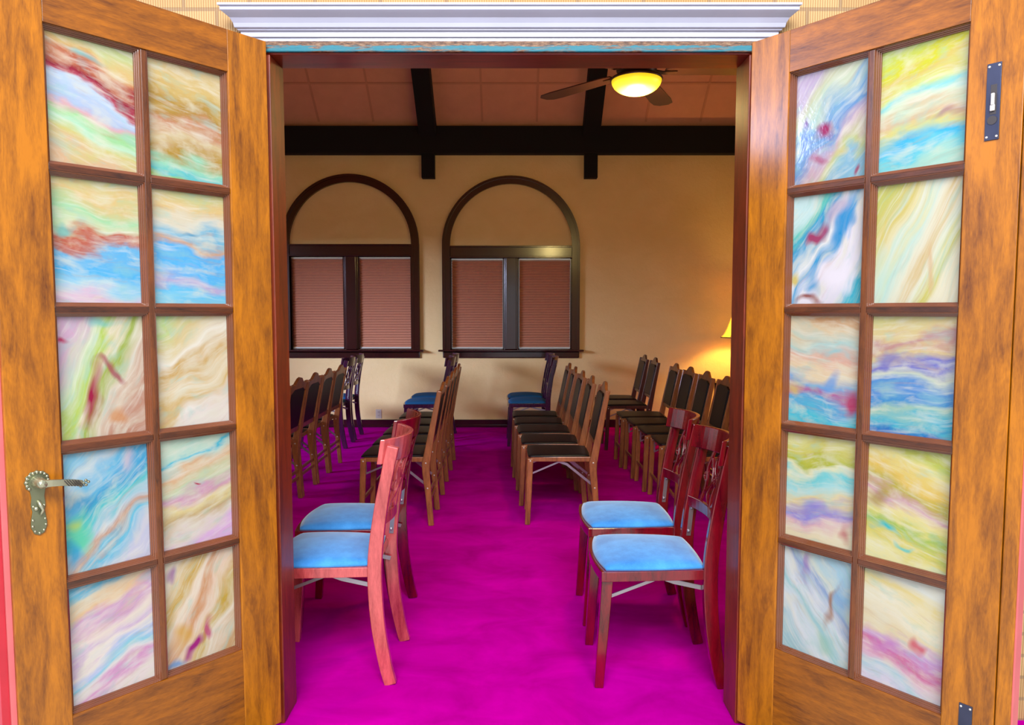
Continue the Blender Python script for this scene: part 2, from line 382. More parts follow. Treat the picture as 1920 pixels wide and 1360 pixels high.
tn = [0]
def trim(bm, mat, lab, bevel=.003, cat='trim', loc=(0, 0, 0)):
    tn[0] += 1
    return tagged(obj('trim_%d' % tn[0], bm, mat, loc=loc, bevel=bevel), lab, cat, kind='structure')
b = nb(); box(b, XL, XR, YW-.13, YW, 3.32, 3.64); trim(b, M['beam'], 'black wooden wall beam running across the far wall under the ceiling', cat='beam')
for i, x in enumerate(RX):
    b = nb(); strip(b, [on_slope(x, -.02, .09), on_slope(x, 4.35, .09)], (.10, 0, 0), nrm*.09)
    trim(b, M['beam'], ['black ceiling rafter at the far left, out by the left wall', 'black ceiling rafter meeting the wall beam between the two arched windows',
                        'black ceiling rafter behind the tip of the left fan blade', 'black ceiling rafter at the far right, out by the right wall'][i], cat='rafter')
    b = nb(); box(b, x-.078, x+.078, YW-.11, YW, 3.035, 3.32)
    trim(b, M['beam'], ['short black post under the wall beam near the left wall', 'short black post under the wall beam between the two arches',
                        'short black post under the wall beam right of the right arch', 'short black post under the wall beam near the right wall'][i], cat='post')
b = nb(); box(b, XL, XR, YW-.02, YW, 0, .095); box(b, XL, XR, YW-.03, YW, 0, .03)
tagged(obj('baseboard_back', b, M['casing'], bevel=.003), 'dark wooden baseboard along the far wall', 'baseboard', kind='structure')
for nm, x0, x1 in (('baseboard_left', XL, XL+.02), ('baseboard_right', XR-.02, XR)):
    b = nb(); box(b, x0, x1, YF1, YW-.03, 0, .095)
    tagged(obj(nm, b, M['casing']), 'dark wooden baseboard along the %s wall' % nm[10:], 'baseboard', kind='structure')

# door frame
b = nb(); box(b, -.825, -.79, YF0-.02, YF1, 0, 2.268); trim(b, M['jamb'], 'red-brown door jamb on the left of the doorway', cat='door jamb')
b = nb(); box(b, .775, .81, YF0-.02, YF1, 0, 2.268); trim(b, M['jamb'], 'red-brown door jamb on the right of the doorway', cat='door jamb')
b = nb(); box(b, -.825, .81, YF0-.018, YF1, 2.268, 2.303); trim(b, M['head'], 'dark red-brown head board across the top of the doorway', cat='door frame')
b = nb(); box(b, -.82, .805, -.004, .008, -.017, .017); trim(b, M['peeled'], 'narrow strip of peeled turquoise paint over the doorway', cat='strip', loc=(0, YF0-.0265, 2.290))
# crown moulding over the door
prof = [(0, 2.309), (-.012, 2.309), (-.012, 2.322), (-.018, 2.322), (-.018, 2.338), (-.026, 2.341), (-.026, 2.345), (-.033, 2.347), (-.036, 2.360), (-.044, 2.374), (-.058, 2.384), (-.066, 2.390), (-.066, 2.400), (-.072, 2.402), (-.072, 2.410), (0, 2.410)]
b = nb(); rings = []
for p_, q_ in prof:
    rings.append([b.verts.new((-.865+p_, YF0-.004+p_, q_)), b.verts.new((.850-p_, YF0-.004+p_, q_))])
for r0, r1 in zip(rings, rings[1:]+rings[:1]): b.faces.new([r0[0], r0[1], r1[1], r1[0]])
b.faces.new([r[0] for r in rings]); b.faces.new([r[1] for r in rings][::-1])
trim(b, M['paint_white'], 'white painted crown moulding over the doorway', cat='moulding', bevel=.0015)

# ------------------------------------------------------------ arched windows
for wi, (cx, dz) in enumerate(WIN):
    side = ['left', 'right'][wi]
    root = thing('window_%d' % (wi+1), '%s arched window with dark wood casing and closed pleated shades' % side, 'window', (cx, YW, 0), kind='structure')
    zc = ZT+dz; n = 40
    arc = lambda r, k: (r*math.cos(math.pi*k/n), zc+r*math.sin(math.pi*k/n))
    b = nb()
    for (ro, ri, d) in ((HW, HW-BAND, .035), (HW, HW-.03, .048), (HW-BAND+.022, HW-BAND, .042)):
        outer = [(ro, ZS)]+[arc(ro, k) for k in range(n+1)]+[(-ro, ZS)]; inner = [(ri, ZS)]+[arc(ri, k) for k in range(n+1)]+[(-ri, ZS)]
        for i in range(len(outer)-1): prism(b, [outer[i], outer[i+1], inner[i+1], inner[i]], XZ, -d, 0)
    bmesh.ops.remove_doubles(b, verts=b.verts, dist=1e-5)
    obj('arched_casing', b, M['casing'], root)
    b = nb(); box(b, -HW+BAND, HW-BAND, -.03, 0, 2.09+dz, zc); box(b, -HW+BAND, HW-BAND, -.042, 0, 2.085+dz, 2.105+dz); box(b, -HW+BAND, HW-BAND, -.046, 0, zc-.02, zc)
    obj('transom', b, M['casing'], root, bevel=.004)
    b = nb(); box(b, -.066, .066, -.03, .03, ZS, 2.09+dz); box(b, -.085, .085, -.012, .03, ZS, 2.09+dz)
    obj('mullion', b, M['casing'], root, bevel=.008)
    b = nb(); box(b, -HW-.05, HW+.05, -.10, 0, ZS-.022, ZS); obj('sill', b, M['casing'], root, bevel=.006)
    b = nb(); box(b, -HW, HW, -.03, 0, ZS-.105, ZS-.022); obj('apron', b, M['casing'], root, bevel=.012)
    for sgn in (-1, 1):
        x0, x1 = sorted((sgn*.085, sgn*(HW-BAND)))
        f = nb(); wd = .016
        for q in ((x0, x0+wd, ZS, 2.09+dz), (x1-wd, x1, ZS, 2.09+dz), (x0, x1, ZS, ZS+.012), (x0, x1, 2.09+dz-.014, 2.09+dz)): box(f, q[0], q[1], .0, .05, q[2], q[3])
        fr = obj('sash_frame', f, M['casing'], root)
        g = nb(); box(g, x0+wd, x1-wd, .085, .09, ZS+.012, 2.075+dz); gm = NT('window_pane_glass') if not M.get('wglass') else None
        if gm: gm.set(Roughness=.05, Transmission_Weight=.9); gm.b.inputs['Base Color'].default_value = (.9, .95, .95, 1); M['wglass'] = gm.m
        obj('pane', g, M['wglass'], fr)
        # pleated shade hanging inside the frame
        sh = nb(); z0, z1 = ZS+.016, 2.072+dz; npl = 34; pts = []
        for k in range(npl*2+1): pts.append((.038 if k % 2 else .022, z0+.014+(z1-z0-.034)*k/(npl*2)))
        A = [sh.verts.new((x0+wd+.002, y, z)) for y, z in pts]; B = [sh.verts.new((x1-wd-.002, y, z)) for y, z in pts]
        A2 = [sh.verts.new((x0+wd+.002, .06, z)) for y, z in pts]; B2 = [sh.verts.new((x1-wd-.002, .06, z)) for y, z in pts]
        for i in range(len(pts)-1):
            sh.faces.new([A[i], B[i], B[i+1], A[i+1]]); sh.faces.new([A2[i], A2[i+1], B2[i+1], B2[i]])
            sh.faces.new([A[i], A[i+1], A2[i+1], A2[i]]); sh.faces.new([B[i], B2[i], B2[i+1], B[i+1]])
        hand = 'left' if sgn < 0 else 'right'
        st = thing('pleated_shade', 'brown-pink pleated shade in the %s half of the %s arched window' % (hand, side), 'window shade', (cx, YW, 0), group='pleated shades in the arched windows')
        obj('pleated_fabric', sh, M['shade'], st)
        r_ = nb(); box(r_, x0+wd+.002, x1-wd-.002, .018, .058, z1-.018, z1); obj('head_rail', r_, M['outlet'], st)
        r_ = nb(); box(r_, x0+wd+.002, x1-wd-.002, .018, .058, z0, z0+.012); obj('bottom_rail', r_, M['outlet'], st)

# outlet
t = thing('power_outlet', 'cream wall outlet low on the far wall above the baseboard', 'outlet', (-1.655, YW, .165))
b = nb(); box(b, -.036, .036, -.006, 0, -.057, .057); obj('cover_plate', b, M['outlet'], t, bevel=.003)
for z in (-.022, .022):
    b = nb(); lathe(b, [(0, .003), (.016, .003), (.017, 0)], 20)
    s = obj('socket', b, M['outlet'], t, loc=(0, -.006, z)); s.rotation_euler = (R(90), 0, 0)
    b = nb()
    for q in (-.006, .006): box(b, q-.0015, q+.0015, -.003, .006, .003, .0045)
    obj('slot', b, M['slot'], s)

# ------------------------------------------------------------ door leaves
TH = .045; U0, U1 = .135, .640; UF = .765
ZB = [2.172, 1.8075, 1.436, 1.063, .690, .326]
LT = 2.300
def leaf(idx, label, hinge, dx, sgn, flip, panes):
    root = thing('door_%d' % idx, label, 'door', (hinge[0], hinge[1], 0), math.atan2(dx[1], dx[0]), kind='structure')
    Y = lambda d: sgn*d
    def bx(bm, u0, u1, d0, d1, z0, z1): box(bm, u0, u1, min(Y(d0), Y(d1)), max(Y(d0), Y(d1)), z0, z1)
    b = nb(); bx(b, 0, U0, 0, TH, .02, LT); obj('stile', b, M['oak_v'], root, bevel=.002)
    b = nb(); bx(b, U1, UF, 0, TH, .02, LT); obj('stile', b, M['oak_v'], root, bevel=.002)
    b = nb(); bx(b, U0, U1, .0006, TH-.0006, ZB[0], LT); obj('rail', b, M['oak_h'], root, bevel=.001)
    b = nb(); bx(b, U0, U1, .0006, TH-.0006, .02, ZB[5]); obj('rail', b, M['oak_h'], root, bevel=.001)
    um = (U0+U1)/2; mw = .008
    b = nb(); bx(b, um-mw, um+mw, .005, .04, ZB[5], ZB[0]); obj('muntin', b, M['muntin'], root, bevel=.002)
    for z in ZB[1:5]:
        b = nb(); bx(b, U0, um-mw, .0045, .04, z-mw, z+mw); bx(b, um+mw, U1, .0045, .04, z-mw, z+mw); obj('muntin', b, M['muntin_h'], root, bevel=.002)
    steps = [(0, .006), (.0015, .006), (.0025, .011), (.005, .012), (.0055, .017), (.008, .018), (.0085, .023), (.011, .024), (.0115, .029), (.0115, .040), (0, .040)]
    for r in range(5):
        zt = ZB[r] - (mw if r > 0 else 0); zb = ZB[r+1] + (mw if r < 4 else 0)
        for c in range(2):
            ua, ub = (U0, um-mw) if c == 0 else (um+mw, U1)
            g = nb(); W, H = ub-ua-.022, zt-zb-.022; bx(g, -W/2, W/2, -.002, .002, -H/2, H/2)
            spec = panes[r][(1-c) if flip else c]
            pane = obj('glass_pane', g, glass('opal_glass_%d_%d_%d' % (idx, r, c), W, H, flip, spec[0], spec[1], spec[2], spec[3], idx*20+r*2+c+1, *(spec[4:] if len(spec) > 4 else ())), root, loc=((ua+ub)/2, Y(.031), (zt+zb)/2))
            m = nb(); hw, hh = (ub-ua)/2, (zt-zb)/2; rings = []
            for q, d in steps:
                rings.append([m.verts.new((sx_*(hw-q), Y(d-.031), sz*(hh-q))) for sx_, sz in ((-1, -1), (1, -1), (1, 1), (-1, 1))])
            for r0, r1 in zip(rings, rings[1:]+rings[:1]):
                for k in range(4): m.faces.new([r0[k], r0[(k+1) % 4], r1[(k+1) % 4], r1[k]])
            obj('moulded_bead', m, M['bead'], pane)
    return root, Y, bx
M['muntin_h'] = wood('brown_muntin_crosswise', (36, 12, 2), (92, 42, 10), 'x', .3, .4, 2)
Lp = [
 [(-12, .09, [(0,(205,215,150)),(.12,(226,196,130)),(.22,(206,130,90)),(.33,(160,26,56)),(.39,(190,80,100)),(.44,(196,216,236)),(.53,(184,200,228)),(.58,(225,180,185)),(.65,(168,222,156)),(.75,(190,232,200)),(.85,(216,208,130)),(.96,(226,190,150))], [(.42,.12,.28,.06,-20,(110,200,205),.7)]),
  (-6, .09, [(0,(226,206,160)),(.2,(220,192,120)),(.38,(186,146,60)),(.5,(206,148,112)),(.6,(218,196,150)),(.75,(188,148,52)),(.85,(160,222,190)),(.93,(100,205,210)),(1,(170,212,80))], [])],
 [(-4, .09, [(0,(210,222,160)),(.15,(228,200,136)),(.3,(172,222,172)),(.4,(216,222,180)),(.47,(200,104,80)),(.53,(190,130,124)),(.58,(116,190,232)),(.72,(84,188,238)),(.85,(172,216,232)),(.97,(226,198,216))], [(.15,.42,.12,.04,0,(90,190,190),.7)]),
  (-4, .09, [(0,(215,212,150)),(.15,(232,202,138)),(.3,(226,222,204)),(.4,(120,192,222)),(.48,(214,170,140)),(.55,(100,186,238)),(.7,(90,192,244)),(.8,(192,180,216)),(.9,(110,204,242)),(1,(150,216,236))], [(.5,.38,.2,.03,0,(70,150,190),.6)])],
 [(58, .26, [(.0,(216,180,204)),(.18,(214,228,190)),(.32,(190,214,100)),(.45,(232,220,190)),(.58,(166,186,76)),(.72,(226,212,190)),(.9,(200,150,126))], [(.38,.70,.13,.32,-12,(168,4,64),1),(.62,.46,.22,.05,-25,(170,60,90),.8),(.04,.20,.09,.05,0,(196,10,90),.9),(.68,.85,.16,.10,0,(214,140,70),.7),(.55,.04,.3,.07,0,(110,205,205),.6)]),
  (20, .30, [(.0,(198,222,150)),(.15,(226,206,150)),(.35,(242,236,220)),(.48,(214,176,104)),(.6,(236,222,190)),(.75,(220,188,122)),(.92,(236,226,216))], [])],
 [(35, .34, [(.0,(140,206,232)),(.14,(196,216,226)),(.26,(112,192,226)),(.4,(52,166,214)),(.52,(88,206,212)),(.62,(190,210,222)),(.72,(204,160,136)),(.82,(104,198,226)),(.95,(206,206,226))], [(.15,.68,.24,.24,0,(96,214,170),.85),(.12,.62,.12,.08,0,(190,214,90),.7),(.06,.86,.14,.16,0,(20,170,214),.85),(.75,.12,.18,.12,40,(226,196,206),.6)]),
  (13, .08, [(.0,(200,226,204)),(.1,(190,224,210)),(.15,(60,194,220)),(.2,(190,222,214)),(.32,(228,188,146)),(.42,(206,218,180)),(.52,(216,166,192)),(.62,(232,216,156)),(.72,(206,180,128)),(.82,(228,216,204)),(.93,(228,188,228))], [(.5,.42,.07,.025,10,(180,0,70),.95)])],
 [(18, .08, [(.0,(110,198,228)),(.07,(226,216,190)),(.16,(238,204,160)),(.26,(216,172,206)),(.38,(242,226,214)),(.5,(214,186,218)),(.56,(242,230,220)),(.64,(192,204,238)),(.72,(150,214,232)),(.8,(232,226,226)),(.88,(222,160,204)),(.97,(238,226,222))], []),
  (50, .30, [(.0,(238,226,200)),(.16,(214,176,80)),(.3,(244,228,206)),(.44,(218,160,112)),(.56,(240,214,190)),(.7,(206,172,60)),(.85,(238,226,206)),(1,(210,170,120))], [(.36,.84,.22,.07,25,(170,0,130),1),(.62,.72,.07,.14,0,(196,40,130),.8),(.12,.10,.12,.10,0,(150,70,160),.7),(.12,.93,.18,.07,0,(90,160,220),.8),(.2,.72,.2,.14,0,(224,176,70),.7)])],
]
Rp = [
 [(35, .28, [(.0,(200,180,206)),(.15,(204,206,168)),(.3,(206,218,190)),(.45,(124,172,212)),(.6,(112,156,206)),(.72,(206,176,190)),(.85,(200,206,140)),(.97,(140,190,214))], [(.40,.56,.14,.11,0,(166,6,90),1),(.17,.42,.09,.14,0,(120,50,160),.85),(.18,.62,.12,.16,0,(90,130,220),.7),(.68,.76,.22,.10,0,(212,196,110),.75),(.3,.82,.14,.05,0,(180,60,110),.7),(.85,.93,.06,.04,40,(170,20,80),.8)]),
  (9, .10, [(.0,(200,216,110)),(.13,(218,216,50)),(.22,(222,200,110)),(.32,(220,226,130)),(.42,(150,222,222)),(.5,(216,232,200)),(.6,(222,190,150)),(.68,(224,218,134)),(.8,(64,192,234)),(.88,(120,214,224)),(.97,(180,224,206))], [(.78,.62,.2,.05,10,(160,110,140),.6)])],
 [(52, .30, [(.0,(206,236,236)),(.14,(100,208,196)),(.26,(36,164,214)),(.38,(242,242,242)),(.5,(44,164,222)),(.62,(242,236,246)),(.8,(230,226,238)),(.95,(60,188,214))], [(.62,.76,.30,.17,0,(244,238,248),1),(.34,.40,.17,.08,15,(172,50,104),.95),(.72,.30,.10,.30,-35,(16,150,216),.8),(.62,.18,.24,.09,35,(190,170,200),.7),(.25,.97,.25,.05,0,(150,60,40),.9),(.3,.86,.14,.12,30,(30,160,216),.8),(.08,.78,.08,.08,40,(222,196,60),.8)]),
  (58, .16, [(.0,(206,206,110)),(.15,(222,206,120)),(.3,(236,226,170)),(.42,(206,232,220)),(.52,(236,232,206)),(.62,(222,196,140)),(.74,(230,234,210)),(.86,(214,206,110)),(1,(236,230,200))], [(.68,.75,.05,.35,8,(224,180,130),.6),(.1,.8,.2,.3,0,(190,232,222),.5)], .6, 5.0)],
 [(-3, .14, [(.0,(214,166,120)),(.15,(228,206,170)),(.3,(186,216,212)),(.4,(228,180,160)),(.52,(236,216,180)),(.66,(132,178,222)),(.76,(186,110,160)),(.86,(100,172,218)),(.97,(80,200,222))], [(.88,.80,.14,.14,0,(196,40,96),.85),(.1,.7,.13,.13,0,(226,196,90),.7),(.6,.62,.2,.1,30,(96,160,230),.7),(.7,.33,.25,.05,0,(140,210,220),.7)]),
  (4, .08, [(.0,(222,216,146)),(.1,(226,206,150)),(.2,(200,150,150)),(.3,(224,200,146)),(.4,(126,126,206)),(.5,(206,216,196)),(.6,(96,152,216)),(.72,(70,152,212)),(.8,(166,204,186)),(.88,(80,188,212)),(.96,(36,120,200))], [(.25,.35,.2,.08,0,(110,110,200),.7)])],
 [(4, .12, [(.0,(228,226,150)),(.12,(216,210,110)),(.24,(186,194,60)),(.3,(232,232,190)),(.38,(120,216,222)),(.5,(180,228,228)),(.6,(232,214,160)),(.72,(156,150,222)),(.82,(228,190,196)),(.95,(238,226,190))], [(.86,.86,.10,.10,30,(190,20,70),.6),(.4,.68,.3,.09,0,(140,130,220),.6)]),
  (-12, .09, [(.0,(200,208,90)),(.12,(236,226,146)),(.28,(234,200,96)),(.4,(196,180,60)),(.5,(214,164,180)),(.6,(238,226,156)),(.68,(226,220,130)),(.74,(170,200,90)),(.84,(226,214,110)),(.95,(238,232,170))], [(.25,.70,.28,.05,-5,(30,194,204),.95),(.5,.84,.18,.04,-10,(80,206,206),.8),(.1,.42,.2,.16,0,(170,140,40),.7)])],
 [(-40, .26, [(.0,(176,214,232)),(.16,(216,226,214)),(.3,(150,176,216)),(.45,(226,232,238)),(.6,(166,210,216)),(.72,(210,226,234)),(.86,(226,232,238)),(1,(170,206,216))], [(.72,.44,.06,.32,-28,(170,110,60),.8),(.86,.36,.12,.22,0,(110,170,224),.7),(.38,.12,.08,.2,-20,(160,120,190),.7),(.62,.82,.2,.10,20,(160,206,190),.7)]),
  (-10, .12, [(.0,(232,236,226)),(.18,(238,220,146)),(.34,(242,236,210)),(.5,(236,220,180)),(.6,(206,166,216)),(.68,(216,120,166)),(.76,(230,190,210)),(.88,(190,216,228)),(1,(228,220,238))], [(.72,.52,.12,.08,0,(214,50,90),.8),(.3,.62,.26,.09,-15,(206,120,200),.7)])],
]
dl = (-.6381, -.7699); dr = (.6192, -.7852)
d1, Y1, bx1 = leaf(1, 'left wooden door leaf of ten opal glass panes, swung open outward', (-.793, 2.405), dl, -1, True, Lp)
d2, Y2, bx2 = leaf(2, 'right wooden door leaf of ten opal glass panes, swung open outward', (.777, 2.415), dr, 1, False, Rp)
# left leaf: painted rebate along the free edge with the latch plate
b = nb(); bx1(b, UF, UF+.013, .012, TH, .02, LT); obj('meeting_edge', b, M['pink_paint'], d1, bevel=.001, label='faded pink painted rebate on the free edge')
b = nb(); bx1(b, UF+.013, UF+.032, .020, TH, .02, LT); obj('edge_strip', b, M['red_paint'], d1, bevel=.001, label='red painted outer edge strip')
b = nb(); bx1(b, UF+.018, UF+.028, .0195, .021, .82, 1.02); obj('latch_plate', b, M['outlet'], d1, bevel=.0005)
# right leaf: astragal
b = nb(); bx2(b, UF+.002, UF+.036, .001, TH, .02, LT); obj('astragal', b, M['oak_v'], d2, bevel=.003)
b = nb(); bx2(b, UF+.036, UF+.040, .006, TH, .02, LT); obj('edge_strip', b, M['pink_paint'], d2, label='thin faded pink outer edge')
# flush bolts on the right leaf
def flush(z0, z1, deep):
    b = nb(); bx2(b, .684, .716, -.003, .002, z0, z1); pl = obj('flush_bolt_plate', b, M['iron'], d2, bevel=.0008, label='dark iron flush bolt plate')
    zc = (z0+z1)/2
    if deep:
        b = nb(); bx2(b, .694, .708, -.0036, -.0028, zc-.032, zc+.042)
        obj('bolt_slot', b, M['slot'], pl, bevel=.004)
        b = nb(); bx2(b, .697, .705, -.011, -.0034, zc-.010, zc+.020); bx2(b, .695, .706, -.009, -.0034, zc-.024, zc-.008)
        obj('bolt_slider', b, M['screw'], pl, bevel=.002)
        b = nb(); lathe(b, [(0, .001), (.011, .001), (.011, 0)], 24); q = obj('thumb_recess', b, M['slot'], pl, loc=(.700, -.0034, zc-.046)); q.rotation_euler = (R(90), 0, 0)
    for u in (.689, .711):
        for z in (z0+.008, z1-.008):
            b = nb(); ball(b, (0, 0, 0), .0032, (1, .5, 1)); obj('screw', b, M['screw'], pl, loc=(u, -.0034, z), smooth=True)
flush(1.862, 2.052, True); flush(.20, .385, False)
# lever handle on the left leaf (local y is + toward the viewer)
b = nb(); zr = .988; pts = []
def outl(sc):
    P = []
    for k in range(33):
        a = -R(52)+R(284)*k/32; rr = .029*sc*(1+.05*math.cos(a*12)); P.append((rr*math.cos(a), zr+rr*math.sin(a)))
    s = sc*1.0
    P += [(-.015*s, zr-.040), (-.017*s, zr-.062), (-.014*s, zr-.078), (-.018*s, zr-.100), (-.019*s, zr-.118), (-.012*s, zr-.136*s), (0, zr-.142*s), (.012*s, zr-.136*s), (.019*s, zr-.118), (.018*s, zr-.100), (.014*s, zr-.078), (.017*s, zr-.062), (.015*s, zr-.040)]
    return P
prism(b, outl(1.0), lambda p, q, r: (.700+p, r, q), 0.0, .004)
esc = obj('escutcheon', b, M['brassback'], d1, bevel=.001, label='tarnished brass escutcheon with beaded rim')
b = nb()
for k in range(13):
    a = -R(40)+R(260)*k/12; ball(b, (.700+.025*math.cos(a), .005, zr+.025*math.sin(a)), .0042, (1, .7, 1))
for x, z in ((-.014, -.100), (.014, -.100), (-.015, -.116), (.015, -.116), (-.010, -.130), (.010, -.130), (0, -.136), (-.013, -.064), (.012, -.064)):
    ball(b, (.700+x, .005, zr+z), .0034, (1, .7, 1))
obj('beading', b, M['brass'], esc, smooth=True)
b = nb(); tube(b, [(.700, .004, zr-.050), (.697, .010, zr-.062), (.692, .013, zr-.075), (.698, .010, zr-.088)], [.0045, .005, .004, .003], 8); ball(b, (.706, .006, zr-.070), .006)
obj('thumb_turn', b, M['brass'], esc, smooth=True)
b = nb(); bmesh.ops.create_cone(b, cap_ends=True, segments=24, radius1=.017, radius2=.011, depth=.030, matrix=Matrix.Translation((.700, .018, zr)) @ Matrix.Rotation(R(-90), 4, 'X'))
ball(b, (.700, .040, zr), .0135)
LL = [(.700, .042, zr), (.680, .045, zr-.001), (.655, .046, zr-.004), (.630, .044, zr-.009), (.606, .040, zr-.015)]
strip(b, LL, lambda i: (0, .0015, [.0095, .009, .0085, .009, .008][i]), lambda i: (0, [.006, .0055, .005, .0045, .004][i], 0))
nface = len(b.faces)
for k in range(6):
    x0 = .648-.007*k; zc_ = zr-.004-(.655-x0)*.21
    strip(b, [(x0+.007, .0505, zc_+.010), (x0, .0515, zc_), (x0-.007, .0505, zc_-.010)], (.0016, 0, 0), (0, .0012, 0))
b.faces.ensure_lookup_table()
for f in b.faces[nface:]: f.material_index = 1
for dx_, dz_ in ((0, 0), (-.006, .006), (-.006, -.006), (-.012, .001), (.007, -.007)): ball(b, (.604+dx_, .042, zr-.015+dz_), .0042)
obj('lever_handle', b, [M['brass'], M['slot']], esc, smooth=False, bevel=.001, label='brass lever with diagonal grooves and beaded tip')

# ------------------------------------------------------------ chairs
def cushion(bm, fx0, fx1, hyf, hyr, z0, th, dome, n=18, k=.10, front=0.02):
    """pad from front fx0 (half width hyf) to rear fx1 (half width hyr)"""
    def P(i, j, lvl):
        u = -1+2*i/n; v = -1+2*j/n
        uu = u*math.sqrt(1-k*v*v*.9); vv = v*math.sqrt(1-k*u*u*.9)
        fr = (uu+1)/2; x = fx0+(fx1-fx0)*fr; hy = hyf+(hyr-hyf)*fr
        x -= front*(1-vv*vv)*(1-fr)
        e = max(0, (1-u**8))*max(0, (1-v**8)); edge = e**.35
        return (x, vv*hy, z0+th*(.45+.55*edge)+dome*(1-u*u)*(1-v*v) if lvl else z0)
    T = [[bm.verts.new(P(i, j, 1)) for j in range(n+1)] for i in range(n+1)]
    B = [[bm.verts.new(P(i, j, 0)) for j in range(n+1)] for i in range(n+1)]
    for i in range(n):
        for j in range(n):
            bm.faces.new([T[i][j], T[i+1][j], T[i+1][j+1], T[i][j+1]]); bm.faces.new([B[i][j], B[i][j+1], B[i+1][j+1], B[i+1][j]])
    for i in range(n):
        bm.faces.new([T[i][0], B[i][0], B[i+1][0], T[i+1][0]]); bm.faces.new([T[i][n], T[i+1][n], B[i+1][n], B[i][n]])
        bm.faces.new([T[0][i], T[0][i+1], B[0][i+1], B[0][i]]); bm.faces.new([T[n][i], B[n][i], B[n][i+1], T[n][i+1]])
def smooth_path(path, n=6):
    out = []
    for i in range(len(path)-1):
        p0 = path[max(i-1, 0)]; p1 = path[i]; p2 = path[i+1]; p3 = path[min(i+2, len(path)-1)]
        for k in range(n):
            t = k/n
            out.append(tuple(.5*((2*b_)+(-a+c)*t+(2*a-5*b_+4*c-d)*t*t+(-a+3*b_-3*c+d)*t**3) for a, b_, c, d in zip(p0, p1, p2, p3)))
    out.append(path[-1]); return out
def interp(path, z):
    for (x0, z0), (x1, z1) in zip(path, path[1:]):
        if z0 <= z <= z1: return x0+(x1-x0)*(z-z0)/(z1-z0)
    return path[-1][0]
def bracket(t, y, front, rear, mid, mat, sg):
    b = nb()
    strip(b, [mid, ((front[0]*.25+mid[0]*.75), (front[1]*.25+mid[1]*.75)), front] and [(mid[0], y, mid[1]), (front[0], y, front[1])], (0, .002, 0), (.004, 0, .008))
    strip(b, [(front[0], y, front[1]), (front[0]-.0, y, front[1]+.085)], (.006, 0, 0), (0, .0015, 0))
    obj('folding_brace', b, mat, t, label='zinc metal folding brace')
    b = nb(); strip(b, [(mid[0], y, mid[1]), (mid[0]+.05, y, mid[1]-.018), (rear[0], y, rear[1])], (0, .002, 0), (.003, 0, .008))
    obj('folding_brace', b, mat, t, label='zinc metal folding brace')
RP = [(.236, 0), (.214, .09), (.188, .26), (.181, .475), (.206, .683), (.239, .852), (.256, .925)]
